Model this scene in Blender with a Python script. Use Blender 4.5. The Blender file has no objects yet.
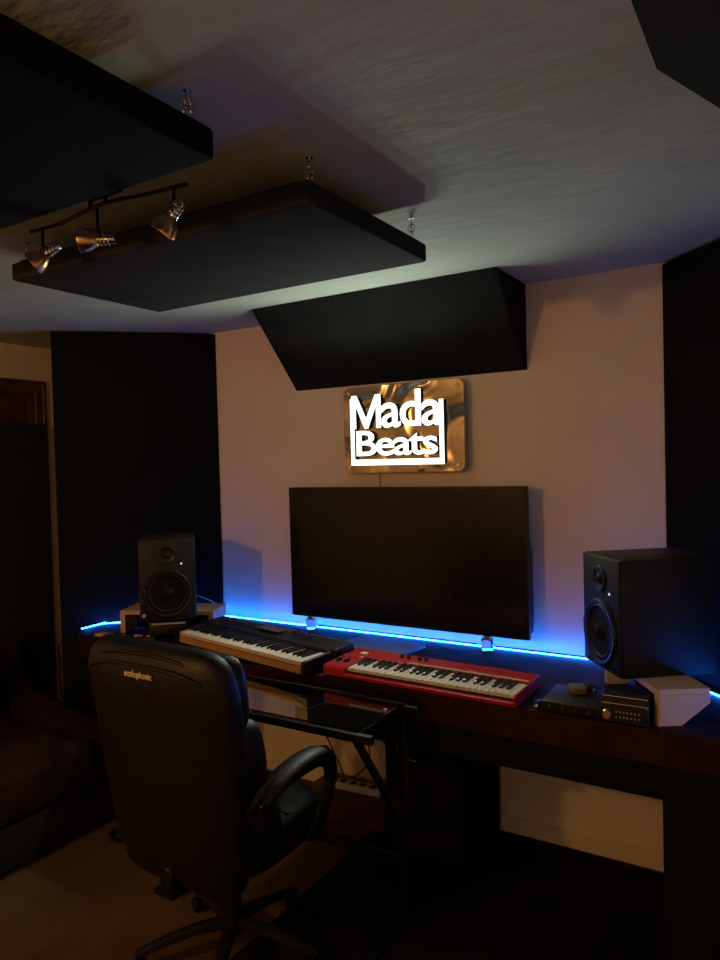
import bpy, bmesh, math, random
from mathutils import Vector, Matrix
random.seed(4)
S = bpy.context.scene
COL = S.collection
PI = math.pi
R = math.radians

# ------------------------------------------------------------------ camera
cam_d = bpy.data.cameras.new('camera')
cam = bpy.data.objects.new('camera', cam_d)
COL.objects.link(cam)
yaw, pitch, roll = 0.55167, 0.025007, 0.026517
fw = Vector((-math.sin(yaw)*math.cos(pitch), math.cos(yaw)*math.cos(pitch), -math.sin(pitch)))
rt = Vector((math.cos(yaw), math.sin(yaw), 0))
dn = fw.cross(rt)
r2 = rt*math.cos(roll) + dn*math.sin(roll)
d2 = -rt*math.sin(roll) + dn*math.cos(roll)
m = Matrix((r2, -d2, -fw)).transposed().to_4x4()
m.translation = Vector((0, -3.0356, 1.68))
cam.matrix_world = m
cam_d.sensor_width = 36
cam_d.lens = 712.908/960*36
cam_d.clip_start = 0.02
S.camera = cam

# ------------------------------------------------------------------ world, lights, exposure
S.view_settings.view_transform = 'Standard'
S.view_settings.look = 'None'
S.view_settings.exposure = 0
S.view_settings.gamma = 1
S.view_settings.use_curve_mapping = False
w = bpy.data.worlds.new('world'); S.world = w; w.use_nodes = True
w.node_tree.nodes['Background'].inputs[0].default_value = (0.5, 0.6, 0.8, 1)
w.node_tree.nodes['Background'].inputs[1].default_value = 0.0006

LAMP_POWER = 58
LED_STRENGTH = 115.0
SIGN_STRENGTH = 2.3
CEIL = 2.432
LAMP = (-2.2, -4.1, 2.2)
ld = bpy.data.lights.new('warm_bulb_light', 'POINT')
ld.energy = LAMP_POWER; ld.color = (1.0, 0.46, 0.13); ld.shadow_soft_size = 0.06
lo = bpy.data.objects.new('warm_bulb_light', ld); lo.location = LAMP; COL.objects.link(lo)

FILL_POS = (.02, -4.9, 1.45)  # added neutral fill behind the camera, not a known source
l2 = bpy.data.lights.new('fill_light', 'POINT')
l2.energy = 6; l2.color = (1.0, .74, .55); l2.shadow_soft_size = 0.08
lo = bpy.data.objects.new('fill_light', l2); lo.location = FILL_POS; COL.objects.link(lo)

# ------------------------------------------------------------------ materials
MATS = {}
def mat(name, color, rough=0.6, metal=0.0, bump=None, spec=0.5, emit=None, strength=0, trans=0, ior=1.45,
        color2=None, cscale=5.0, coat=0):
    """procedural principled; bump=(scale,strength,distance); colour varied by noise between color and color2"""
    mt = bpy.data.materials.new(name); mt.use_nodes = True
    nt = mt.node_tree; b = nt.nodes['Principled BSDF']
    b.inputs['Base Color'].default_value = (*color, 1)
    b.inputs['Roughness'].default_value = rough
    b.inputs['Metallic'].default_value = metal
    b.inputs['Specular IOR Level'].default_value = spec
    b.inputs['IOR'].default_value = ior
    b.inputs['Transmission Weight'].default_value = trans
    b.inputs['Coat Weight'].default_value = coat
    if emit:
        b.inputs['Emission Color'].default_value = (*emit, 1)
        b.inputs['Emission Strength'].default_value = strength
    tc = nt.nodes.new('ShaderNodeTexCoord')
    if color2 is None:
        color2 = tuple(c*0.85 for c in color)
    n = nt.nodes.new('ShaderNodeTexNoise'); n.inputs['Scale'].default_value = cscale; n.inputs['Detail'].default_value = 4
    nt.links.new(tc.outputs['Object'], n.inputs['Vector'])
    rp = nt.nodes.new('ShaderNodeValToRGB')
    rp.color_ramp.elements[0].position = 0.38; rp.color_ramp.elements[1].position = 0.62
    rp.color_ramp.elements[0].color = (*color, 1); rp.color_ramp.elements[1].color = (*color2, 1)
    nt.links.new(n.outputs['Fac'], rp.inputs['Fac'])
    nt.links.new(rp.outputs['Color'], b.inputs['Base Color'])
    if bump:
        n2 = nt.nodes.new('ShaderNodeTexNoise'); n2.inputs['Scale'].default_value = bump[0]; n2.inputs['Detail'].default_value = 5
        bp = nt.nodes.new('ShaderNodeBump'); bp.inputs['Strength'].default_value = bump[1]; bp.inputs['Distance'].default_value = bump[2]
        mp = nt.nodes.new('ShaderNodeMapping')
        if len(bump) > 3: mp.inputs['Scale'].default_value = bump[3]
        nt.links.new(tc.outputs['Object'], mp.inputs['Vector']); nt.links.new(mp.outputs['Vector'], n2.inputs['Vector'])
        nt.links.new(n2.outputs['Fac'], bp.inputs['Height']); nt.links.new(bp.outputs['Normal'], b.inputs['Normal'])
    MATS[name] = mt
    return mt
M = MATS
mat('wall_paint', (.78, .69, .59), .8, bump=(60, .15, .002), color2=(.75, .66, .57), cscale=2)
mat('ceiling_plaster', (.45, .50, .43), .85, bump=(8, .75, .012, (1.0, 2.2, 1)), color2=(.40, .45, .38), cscale=3)
mat('floor_laminate', (.13, .078, .034), .7, bump=(30, .1, .002), spec=.1, color2=(.10, .058, .024), cscale=3)
mat('shade_sheet_black', (.010, .009, .008), .95, bump=(300, .5, .004), spec=.1)  # near-black, for the sheet that stands in for shaded floor
mat('fabric_black', (.0085, .009, .010), .95, bump=(400, .4, .002), spec=.12, color2=(.0065, .007, .0075))
mat('fabric_wedge', (.020, .022, .020), .95, bump=(400, .4, .002), spec=.12, color2=(.015, .017, .016))
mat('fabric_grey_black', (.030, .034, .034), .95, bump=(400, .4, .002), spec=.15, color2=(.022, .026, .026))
mat('door_wood', (.10, .035, .018), .45, bump=(20, .1, .002), color2=(.07, .022, .012), cscale=12)
mat('desk_red', (.030, .006, .006), .6, color2=(.023, .0045, .005), cscale=8, spec=.2)
mat('tv_bezel', (.006, .006, .007), .45)
mat('tv_screen', (.009, .009, .008), .22, spec=.35)
mat('clear_acrylic', (.95, .97, 1), .05, trans=1, ior=1.45)
mat('glass', (.80, .90, .88), .03, trans=1, ior=1.5)
mat('chrome', (.75, .75, .75), .15, metal=1)
mat('copper_foil', (.75, .50, .25), .3, metal=1)
mat('gold_reflector', (.85, .55, .25), .25, metal=1, bump=(80, .3, .004))
mat('dark_metal', (.02, .02, .022), .4, metal=.6)
mat('black_plastic', (.010, .010, .011), .45)
mat('speaker_vinyl', (.008, .008, .009), .55)
mat('speaker_cone', (.010, .008, .006), .8, spec=.2)
mat('rubber', (.007, .007, .007), .5, spec=.3)
mat('white_plastic', (.75, .74, .70), .4)
mat('white_key', (.78, .70, .58), .35)
mat('black_key', (.006, .006, .006), .3)
mat('red_plastic', (.50, .012, .018), .35, color2=(.42, .010, .015), coat=.3)
mat('silver', (.50, .52, .50), .4, metal=.85)
mat('logo_grey', (.75, .78, .76), .3, metal=.5)
mat('wood_birch', (.72, .50, .32), .6, bump=(25, .1, .001, (1, 8, 1)), color2=(.62, .42, .26), cscale=9)
mat('white_melamine', (.78, .75, .74), .5)
mat('leather_black', (.0065, .006, .005), .48, bump=(90, .5, .003), color2=(.005, .0045, .004), cscale=20)
mat('logo_print', (.90, .78, .52), .5)
mat('sofa_fabric', (.038, .013, .010), .9, bump=(120, .6, .004), color2=(.014, .008, .006), cscale=4.5, spec=.1)
mat('sofa_base', (.010, .008, .007), .9)
mat('brass', (.8, .55, .25), .3, metal=1)
mat('label_white', (.85, .85, .82), .5)
mat('olive_box', (.13, .12, .09), .6)
mat('tan_strip', (.50, .28, .12), .6)
mat('cork', (.55, .36, .20), .7)
mat('lcd_grey', (.05, .055, .06), .3)

def emission(name, color, strength):
    mt = bpy.data.materials.new(name); mt.use_nodes = True
    nt = mt.node_tree; nt.nodes.clear()
    e = nt.nodes.new('ShaderNodeEmission'); o = nt.nodes.new('ShaderNodeOutputMaterial')
    e.inputs[0].default_value = (*color, 1); e.inputs[1].default_value = strength
    nt.links.new(e.outputs[0], o.inputs[0]); MATS[name] = mt
emission('led_blue', (.007, .155, 1.0), LED_STRENGTH)
emission('sign_white', (.96, 1.0, .84), SIGN_STRENGTH)
emission('sign_side', (.96, 1.0, .84), .25)
emission('status_light', (1.0, .9, .75), .9)
emission('status_light_red', (1.0, .35, .2), .5)
emission('bulb_glow', (1.0, .43, .11), 8)

# crinkled mirror sheet behind the sign letters
def mirror_mat():
    mt = bpy.data.materials.new('mirror_sheet'); mt.use_nodes = True; nt = mt.node_tree; b = nt.nodes['Principled BSDF']
    b.inputs['Base Color'].default_value = (.46, .41, .33, 1); b.inputs['Metallic'].default_value = .93; b.inputs['Roughness'].default_value = .2
    tc = nt.nodes.new('ShaderNodeTexCoord'); n = nt.nodes.new('ShaderNodeTexNoise')
    n.inputs['Scale'].default_value = 3.5; n.inputs['Detail'].default_value = 1.5; n.inputs['Distortion'].default_value = 1.2
    bp = nt.nodes.new('ShaderNodeBump'); bp.inputs['Strength'].default_value = .9; bp.inputs['Distance'].default_value = .05
    nt.links.new(tc.outputs['Object'], n.inputs['Vector']); nt.links.new(n.outputs['Fac'], bp.inputs['Height']); nt.links.new(bp.outputs['Normal'], b.inputs['Normal'])
    MATS['mirror_sheet'] = mt
mirror_mat()

# ------------------------------------------------------------------ mesh helpers
def B(): return bmesh.new()
def xf(bm, verts, mtx):
    bmesh.ops.transform(bm, matrix=mtx, verts=verts)
def box(bm, lo, hi, bev=0, seg=2, rot=None):
    g = bmesh.ops.create_cube(bm, size=1)
    vs = g['verts']
    c = [(a+b)/2 for a, b in zip(lo, hi)]; s = [abs(b-a) for a, b in zip(lo, hi)]
    bmesh.ops.scale(bm, vec=s, verts=vs)
    if bev:
        es = list({e for v in vs for e in v.link_edges})
        r = bmesh.ops.bevel(bm, geom=es, offset=bev, segments=seg, affect='EDGES', profile=.5)
        vs = list({v for f in r['faces'] for v in f.verts} | {v for v in vs if v.is_valid})
    if rot is not None: bmesh.ops.transform(bm, matrix=rot.to_4x4(), verts=vs)
    bmesh.ops.translate(bm, vec=c, verts=vs)
    return vs
def prism(bm, poly, z0, z1, axis='z'):
    """extrude a 2-D polygon; axis tells which world axis the extrusion runs along"""
    def P(a, b, c):
        return {'z': (a, b, c), 'x': (c, a, b), 'y': (a, c, b)}[axis]
    lo = [bm.verts.new(P(a, b, z0)) for a, b in poly]; hi = [bm.verts.new(P(a, b, z1)) for a, b in poly]
    n = len(poly)
    bm.faces.new(lo[::-1]); bm.faces.new(hi)
    for i in range(n): bm.faces.new((lo[i], lo[(i+1) % n], hi[(i+1) % n], hi[i]))
    return lo+hi
def align(d):
    return Vector((0, 0, 1)).rotation_difference(Vector(d).normalized()).to_matrix().to_4x4()
def lathe(bm, prof, org=(0, 0, 0), d=(0, 0, 1), n=24, close=True):
    mt = Matrix.Translation(org) @ align(d)
    rings = []
    for r, z in prof:
        if r < 1e-6: rings.append([bm.verts.new(mt @ Vector((0, 0, z)))])
        else: rings.append([bm.verts.new(mt @ Vector((r*math.cos(2*PI*i/n), r*math.sin(2*PI*i/n), z))) for i in range(n)])
    for a, b in zip(rings, rings[1:]):
        for i in range(n):
            j = (i+1) % n
            if len(a) == 1 and len(b) == 1: continue
            if len(a) == 1: bm.faces.new((a[0], b[i], b[j]))
            elif len(b) == 1: bm.faces.new((a[i], a[j], b[0]))
            else: bm.faces.new((a[i], a[j], b[j], b[i]))
    if close:
        for rg, fl in ((rings[0], True), (rings[-1], False)):
            if len(rg) > 2: bm.faces.new(rg[::-1] if fl else rg)
def cyl(bm, a, b, r, n=16, r2=None):
    a = Vector(a); b = Vector(b)
    lathe(bm, [(r, 0), (r if r2 is None else r2, (b-a).length)], a, b-a, n)
def smooth_path(pts, k=5):
    pts = [Vector(p) for p in pts]
    if len(pts) < 3: return pts
    out = []
    for i in range(len(pts)-1):
        p0 = pts[max(i-1, 0)]; p1 = pts[i]; p2 = pts[i+1]; p3 = pts[min(i+2, len(pts)-1)]
        for s in range(k):
            t = s/k
            out.append(.5*((2*p1)+(-p0+p2)*t+(2*p0-5*p1+4*p2-p3)*t*t+(-p0+3*p1-3*p2+p3)*t**3))
    out.append(pts[-1]); return out
def sweep(bm, pts, sec, up=(0, 0, 1), scales=None, smooth=0):
    """sweep a 2-D section (list of (a,b)) along pts; a goes sideways, b towards 'up'"""
    pts = smooth_path(pts, smooth) if smooth else [Vector(p) for p in pts]
    up = Vector(up); rings = []
    for i, p in enumerate(pts):
        t = (pts[min(i+1, len(pts)-1)]-pts[max(i-1, 0)]).normalized()
        sd = t.cross(up)
        if sd.length < 1e-4: sd = t.cross(Vector((0, 1, 0)))
        sd.normalize(); u = sd.cross(t).normalized()
        k = 1 if scales is None else scales[min(int(i*len(scales)/len(pts)), len(scales)-1)]
        rings.append([bm.verts.new(p+sd*a*k+u*b*k) for a, b in sec])
    n = len(sec)
    for a, b in zip(rings, rings[1:]):
        for i in range(n): bm.faces.new((a[i], a[(i+1) % n], b[(i+1) % n], b[i]))
    bm.faces.new(rings[0][::-1]); bm.faces.new(rings[-1])
def circ(r, n=8, ry=None):
    ry = r if ry is None else ry
    return [(r*math.cos(2*PI*i/n), ry*math.sin(2*PI*i/n)) for i in range(n)]
def tube(bm, pts, r, n=8, smooth=5, up=(0, 0, 1)): sweep(bm, pts, circ(r, n), up, smooth=smooth)
def torus(bm, org, d, R_, r, n=20, k=8):
    mt = Matrix.Translation(org) @ align(d)
    rings = [[bm.verts.new(mt @ Vector(((R_+r*math.cos(2*PI*j/k))*math.cos(2*PI*i/n), (R_+r*math.cos(2*PI*j/k))*math.sin(2*PI*i/n), r*math.sin(2*PI*j/k)))) for j in range(k)] for i in range(n)]
    for i in range(n):
        for j in range(k):
            a = rings[i]; b = rings[(i+1) % n]
            bm.faces.new((a[j], a[(j+1) % k], b[(j+1) % k], b[j]))
def loft(bm, rings):
    rs = [[bm.verts.new(p) for p in r] for r in rings]; n = len(rs[0])
    for a, b in zip(rs, rs[1:]):
        for i in range(n): bm.faces.new((a[i], a[(i+1) % n], b[(i+1) % n], b[i]))
    bm.faces.new(rs[0][::-1]); bm.faces.new(rs[-1])

def obj(name, bm, m, parent=None, smooth=None, sub=0, bev=0, label=None, mtx=None):
    bmesh.ops.recalc_face_normals(bm, faces=bm.faces)
    me = bpy.data.meshes.new(name); bm.to_mesh(me); bm.free()
    me.materials.append(MATS[m] if isinstance(m, str) else m)
    o = bpy.data.objects.new(name, me); COL.objects.link(o)
    if smooth is not None:
        for p in me.polygons: p.use_smooth = True
        if smooth < 180:
            me.set_sharp_from_angle(angle=R(smooth))
    if bev:
        md = o.modifiers.new('bevel', 'BEVEL'); md.width = bev; md.segments = 2; md.limit_method = 'ANGLE'
    if sub:
        md = o.modifiers.new('sub', 'SUBSURF'); md.levels = sub; md.render_levels = sub
    if parent: o.parent = parent
    if mtx is not None: o.matrix_local = mtx
    if label: o['label'] = label
    return o
def tag(o, label, cat, group=None, kind=None):
    o['label'] = label; o['category'] = cat
    if group: o['group'] = group
    if kind: o['kind'] = kind
    return o
def thing(name, label, cat, loc=(0, 0, 0), rz=0, group=None):
    o = bpy.data.objects.new(name, None); o.empty_display_size = .1; COL.objects.link(o)
    o.location = loc; o.rotation_euler = (0, 0, rz)
    return tag(o, label, cat, group)
def struct(name, bm, m, label=None, parent=None, **k):
    o = obj(name, bm, m, parent, **k)
    if parent is None: o['kind'] = 'structure'
    if label: o['label'] = label
    return o
def qb(name, lo, hi, m, parent=None, bev=0, **k):
    bm = B(); box(bm, lo, hi, bev); return obj(name, bm, m, parent, smooth=40 if bev else None, **k)
def copy_tree(o, parent=None):
    c = o.copy(); COL.objects.link(c); c.parent = parent
    for ch in [x for x in S.objects if x.parent == o]: copy_tree(ch, c)
    return c

def text_mesh(txt, bold=0.0, ext=.01, spacing=1.0):
    cu = bpy.data.curves.new('t', 'FONT'); cu.body = txt; cu.size = 1; cu.offset = bold; cu.extrude = ext; cu.space_character = spacing
    cu.resolution_u = 4
    o = bpy.data.objects.new('t', cu); COL.objects.link(o)
    dg = bpy.context.evaluated_depsgraph_get(); dg.update()
    me = bpy.data.meshes.new_from_object(o.evaluated_get(dg))
    COL.objects.unlink(o); bpy.data.objects.remove(o)
    return me
def text_bm(bm, txt, x0, x1, z0, z1, y, depth, bold=0.0, spacing=1.0):
    """lettering standing in the xz plane, facing -y, fitted into a box"""
    me = text_mesh(txt, bold, .01, spacing)
    xs = [v.co.x for v in me.vertices]; ys = [v.co.y for v in me.vertices]
    a0, a1, b0, b1 = min(xs), max(xs), min(ys), max(ys)
    n0 = len(bm.verts); bm.from_mesh(me); bm.verts.ensure_lookup_table()
    for v in bm.verts[n0:]:
        x, yy, z = v.co
        v.co = (x0+(x-a0)/(a1-a0)*(x1-x0), y-(z/.01)*depth/2, z0+(yy-b0)/(b1-b0)*(z1-z0))
    bpy.data.meshes.remove(me)

# ------------------------------------------------------------------ room shell
XL, XR, YF = -3.95, .30, -5.4
bm = B(); box(bm, (XL-.12, YF-.12, -.1), (XR+.12, .12, 0)); struct('floor', bm, 'floor_laminate')
bm = B(); box(bm, (XL-.12, YF-.12, CEIL), (XR+.12, .12, CEIL+.1)); struct('ceiling', bm, 'ceiling_plaster')
bm = B(); box(bm, (XL-.12, 0, 0), (XR+.12, .12, CEIL)); struct('wall_back', bm, 'wall_paint')
bm = B(); box(bm, (XR, YF, 0), (XR+.12, 0, CEIL)); struct('wall_right', bm, 'wall_paint')
bm = B(); box(bm, (XL-.12, YF-.12, 0), (XR+.12, YF, CEIL)); struct('wall_front', bm, 'wall_paint')
DY0, DY1, DZ = -1.17, -.365, 2.155       # door opening
bm = B()
box(bm, (XL-.12, YF, 0), (XL, DY0, CEIL)); box(bm, (XL-.12, DY1, 0), (XL, 0, CEIL)); box(bm, (XL-.12, DY0, DZ), (XL, DY1, CEIL))
struct('wall_left', bm, 'wall_paint')
bm = B(); box(bm, (XL-.10, DY0, 0), (XL-.06, DY1, DZ))
door = struct('door_1', bm, 'door_wood')
bm = B()
for z0, z1 in ((.12, .95), (1.08, 2.02)):
    for y0, y1 in ((DY0+.1, -.80), (-.73, DY1-.1)): box(bm, (XL-.062, y0, z0), (XL-.054, y1, z1), .004, 1)
struct('door_panel', bm, 'door_wood', parent=door)
bm = B()
box(bm, (XL-.06, DY1-.015, 0), (XL+.0, DY1, DZ)); box(bm, (XL-.06, DY0, 0), (XL, DY0+.015, DZ)); box(bm, (XL-.06, DY0, DZ-.015), (XL, DY1, DZ))
struct('door_jamb', bm, 'door_wood', parent=door)
bm = B()
box(bm, (XL, DY1-.005, 0), (XL+.014, DY1+.07, DZ+.07), .004, 1); box(bm, (XL, DY0-.07, 0), (XL+.014, DY0+.005, DZ+.07), .004, 1)
box(bm, (XL, DY0, DZ-.005), (XL+.014, DY1, DZ+.07), .004, 1)
box(bm, (XL, DY1+.045, 0), (XL+.020, DY1+.07, DZ+.07), .004, 1); box(bm, (XL, DY0-.07, DZ+.045), (XL+.020, DY1+.07, DZ+.07), .004, 1)
struct('trim_1', bm, 'door_wood', 'reddish brown wooden door casing')
bm = B(); lathe(bm, [(0, .06), (.024, .055), (.03, .04), (.022, .02), (.012, .012), (.012, 0)], (XL-.06, -1.08, 1.0), (1, 0, 0))
struct('door_handle', bm, 'brass', parent=door, smooth=40)
bm = B(); box(bm, (-2.9, -.014, 0), (.0-.46, 0, .07), .003, 1)
struct('baseboard_back', bm, 'wall_paint')
bm = B(); box(bm, (XL, DY1+.07, 0), (XL+.014, 0, .09), .003, 1); struct('baseboard_left', bm, 'wall_paint')

# ------------------------------------------------------------------ black acoustic panels
def edge_welt(bm, pts, r=.004): tube(bm, pts, r, 6, smooth=0)
def slab_panel(name, label, P0, P1, nrm, z0, z1, th, m='fabric_black'):
    """upright fabric-wrapped panel, front face from P0 to P1, th behind it"""
    P0 = Vector(P0); P1 = Vector(P1); c = (P0+P1)/2; L = (P1-P0).length
    a = math.atan2((P1-P0).y, (P1-P0).x)
    t = thing(name, label, 'acoustic panel', (c.x, c.y, z0), a)
    bm = B(); box(bm, (-L/2, 0, 0), (L/2, th, z1-z0), .010, 2)
    obj('fabric_cover', bm, m, t, smooth=40)
    for zz in (.03, z1-z0-.11):
        bm = B(); box(bm, (-L/2+.03, th-.001, zz), (L/2-.03, th+.018, zz+.08)); obj('wooden_batten', bm, 'wood_birch', t)
    return t
slab_panel('acoustic_panel', 'tall black fabric acoustic panel set diagonally across the corner behind the left speaker',
           (-3.412, -.623), (-2.797, -.008), None, .002, 2.426, .06)
slab_panel('acoustic_panel', 'tall black fabric acoustic panel set diagonally behind the right speaker',
           (-.452, -.006), (.276, -.734), None, .002, 2.426, .06)
# (hung low in front of the door)
t = thing('acoustic_panel', 'shorter dark fabric acoustic panel hung in front of the brown door', 'acoustic panel', (-3.908, -.80, .485))
bm = B(); box(bm, (-.022, -.46, 0), (.030, .462, 1.475), .006, 2); obj('fabric_cover', bm, 'fabric_grey_black', t, smooth=40)
for y in (-.3, .3):
    bm = B(); box(bm, (-.026, y-.02, 1.30), (-.020, y+.02, 1.40)); obj('hanger_plate', bm, 'dark_metal', t)

def wedge_trap(name, label, poly, a0, a1, axis, front):
    """triangular trap in a ceiling corner: big sloping face, two end cheeks"""
    t = thing(name, label, 'acoustic panel', (0, 0, 0))
    c = [sum(p[k] for p in poly)/3 for k in (0, 1)]
    bm = B(); prism(bm, poly, a0+.012, a1-.012, axis); obj('fabric_cover', bm, 'fabric_wedge' if front else 'fabric_black', t)
    big = [(c[0]+(p[0]-c[0])*1.0, c[1]+(p[1]-c[1])*1.0) for p in poly]
    for s, e in ((a0, a0+.012), (a1-.012, a1)):
        bm = B(); prism(bm, big, s, e, axis); obj('end_panel', bm, 'fabric_black', t)
    return t
# back wall wedge: polygon in (y, z), extruded along x
wedge_trap('ceiling_bass_trap', 'black wedge-shaped fabric trap in the wall and ceiling corner above the lit sign',
           [(-.350, CEIL-.002), (-.001, CEIL-.002), (-.001, 2.062)], -2.243, -1.0, 'x', True)
# right wall wedge: polygon in (x, z), extruded along y
wedge_trap('ceiling_bass_trap', 'black slanted fabric trap high on the right wall, top right of the photo',
           [(-.228, CEIL-.002), (XR-.002, CEIL-.002), (XR-.002, 1.918)], -2.75, -1.522, 'y', False)

def cloud(label, x0, x1, y0, y1, z0, z1):
    cx, cy = (x0+x1)/2, (y0+y1)/2
    t = thing('ceiling_panel', label, 'acoustic panel', (cx, cy, z0))
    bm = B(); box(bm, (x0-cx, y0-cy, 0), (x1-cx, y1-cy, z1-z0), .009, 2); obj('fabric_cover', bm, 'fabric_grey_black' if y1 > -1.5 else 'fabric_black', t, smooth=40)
    bm = B()
    hx, hy = (x1-x0)/2, (y1-y0)/2
    box(bm, (-hx+.02, -hy+.02, z1-z0-.001), (hx-.02, -hy+.06, z1-z0+.010)); box(bm, (-hx+.02, hy-.06, z1-z0-.001), (hx-.02, hy-.02, z1-z0+.010))
    box(bm, (-hx+.02, -hy+.06, z1-z0-.001), (-hx+.06, hy-.06, z1-z0+.010)); box(bm, (hx-.06, -hy+.06, z1-z0-.001), (hx-.02, hy-.06, z1-z0+.010))
    obj('wooden_frame', bm, 'dark_metal', t)
    for sx in (-1, 1):
        for sy in (-1, 1):
            px, py = sx*(hx-.03), sy*(hy-.045); zt = z1-z0+.010; zc = CEIL-z0
            bm = B()
            torus(bm, (px, py, zt+.013), (1, 0, 0), .011, .0022, 16, 6)
            torus(bm, (px, py, zt+.034), (0, 1, 0), .012, .0020, 16, 6)
            torus(bm, (px, py, zc-.022), (1, .3, 0), .011, .0022, 16, 6)
            cyl(bm, (px, py, zc-.012), (px, py, zc), .0025, 8); lathe(bm, [(.009, 0), (.009, .003)], (px, py, zc-.003), n=12)
            cyl(bm, (px, py, zt-.002), (px, py, zt+.004), .0025, 8)
            h = obj('eye_hook', bm, 'chrome', t, smooth=40)
    return t
cloud('black hanging ceiling panel in the middle, seen whole from below', -2.178, -.984, -1.630, -1.000, 2.300, 2.357)
cloud('nearer black hanging ceiling panel cut off by the top left of the photo', -2.26, -1.003, -2.60, -1.933, 2.300, 2.365)

# ------------------------------------------------------------------ track light
t = thing('track_light', 'small three-spot chrome track light between the two hanging ceiling panels, switched off', 'ceiling light', (-1.58, -1.75, 2.38))
def L(p): return (p[0]+1.58, p[1]+1.75, p[2]-2.38)
bm = B()
tube(bm, [L((-1.89, -1.75, 2.372)), L((-1.77, -1.735, 2.378)), L((-1.65, -1.755, 2.378)), L((-1.53, -1.765, 2.378)), L((-1.40, -1.745, 2.378)), L((-1.28, -1.735, 2.378))], .0055, 8, 6)
obj('track_bar', bm, 'dark_metal', t, smooth=60)
bm = B(); box(bm, L((-1.64, -1.785, 2.412)), L((-1.52, -1.725, 2.432)), .006, 2)
for x in (-1.61, -1.55): cyl(bm, L((x, -1.76, 2.378)), L((x, -1.76, 2.414)), .006, 10)
obj('ceiling_mount', bm, 'dark_metal', t, smooth=40)
heads = [((-1.835, -1.75), (-1.825, -1.775, 2.275), (-.55, -.45, -.55)),
         ((-1.585, -1.76), (-1.565, -1.81, 2.275), (-.80, -.55, -.02)),
         ((-1.320, -1.74), (-1.315, -1.775, 2.270), (-.50, -.25, -.80))]
for (bx, by), c, d in heads:
    c = Vector(L(c)); d = Vector(d).normalized(); top = Vector(L((bx, by, 2.374)))
    back = c-d*.052
    bm = B()
    cyl(bm, top, (top.x, top.y, c.z+.040), .0045, 8)
    torus(bm, (top.x, top.y, c.z+.036), (0, 1, 0), .009, .003, 14, 6)
    sd = d.cross(Vector((0, 0, 1))).normalized()
    for s in (-1, 1):
        tube(bm, [(top.x, top.y, c.z+.036), c-d*.02+sd*.022*s+Vector((0, 0, .02)), c-d*.045+sd*.019*s], .0022, 6, 4)
    sp = obj('spot_head', bm, 'dark_metal', t, smooth=60)
    bm = B()
    lathe(bm, [(.0315, .016), (.0335, .018), (.0335, .014), (.028, -.006), (.018, -.024), (.012, -.030), (.010, -.030), (.012, -.022), (.022, -.010), (.0295, .004), (.0315, .016)], c, d, 24, close=False)
    obj('reflector', bm, 'gold_reflector', sp, smooth=50)
    bm = B(); lathe(bm, [(0, .006), (.006, .004), (.009, -.006), (.009, -.024), (0, -.024)], c, d, 12); obj('halogen_capsule', bm, 'clear_acrylic', sp, smooth=60)
    bm = B()
    lathe(bm, [(.014, 0), (.015, -.006), (.015, -.036), (.012, -.044), (0, -.046)], c-d*.028, d, 20)
    for q in range(3): torus(bm, c-d*(.036+q*.010), d, .015, .0022, 18, 6)
    obj('lamp_socket', bm, 'chrome', sp, smooth=50)

# bare bulb on the ceiling behind the photographer: the room's own lamp
t = thing('ceiling_lamp', 'bare warm bulb in a white ceiling holder behind the camera', 'ceiling light', LAMP)
bm = B(); lathe(bm, [(.05, .232), (.05, .215), (.025, .200), (.025, .065), (0, .065)], n=24); obj('lamp_holder', bm, 'white_plastic', t, smooth=40)

t = thing('fill_light_stand', 'slim stand added for the unseen fill light behind the camera at the right', 'lamp', (FILL_POS[0], FILL_POS[1], 0))  # invented stand that carries the fill light, out of view
bm = B(); lathe(bm, [(.13, 0), (.13, .012), (.02, .02), (0, .02)], n=24); obj('base', bm, 'dark_metal', t, smooth=40)
bm = B(); lathe(bm, [(.009, .02), (.009, 1.34)], n=12); obj('pole', bm, 'dark_metal', t, smooth=40)
bm = B(); lathe(bm, [(.02, 1.33), (.022, 1.365), (0, 1.365)], n=16); obj('lamp_holder', bm, 'dark_metal', t, smooth=40)

# the LED modules of the sign throw its light forward into the room
for sx in (-1.80, -1.62, -1.44):
    sl = bpy.data.lights.new('sign_light', 'SPOT'); sl.energy = 8.4; sl.color = (.93, 1.0, .84); sl.spot_size = R(172); sl.spot_blend = .5; sl.shadow_soft_size = .02
    so = bpy.data.objects.new('sign_light', sl); so.location = (sx, -.083, 1.84); so.rotation_euler = (R(-90), 0, 0); COL.objects.link(so)

# ------------------------------------------------------------------ lit sign
t = thing('lit_sign', 'glowing white lettered wall sign on a crinkled mirror backing above the television', 'sign', (-1.60, -.05, 1.628))
def rrect(w, h, r, n=6, cx=0, cz=0):
    out = []
    for sx, sz, a0 in ((1, 1, 0), (-1, 1, 90), (-1, -1, 180), (1, -1, 270)):
        for i in range(n+1):
            a = R(a0+90*i/n); out.append((cx+sx*(w/2-r)+r*math.cos(a), cz+sz*(h/2-r)+r*math.sin(a)))
    return out
bm = B(); prism(bm, rrect(.642, .418, .035, cx=0, cz=.209), 0, .006, 'y'); obj('mirror_backing', bm, 'mirror_sheet', t)
bm = B()
prism(bm, rrect(.655, .428, .040, cx=.004, cz=.209), .0075, .013, 'y'); obj('acrylic_plate', bm, 'clear_acrylic', t)
for x, z in ((-.29, .03), (.29, .03), (-.29, .39), (.29, .39)):
    bm = B(); lathe(bm, [(.009, 0), (.009, .010), (.006, .012), (.006, .054)], (x, -.005, z), (0, 1, 0), 14); obj('standoff', bm, 'chrome', t, smooth=40)
YT = -.020
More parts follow.
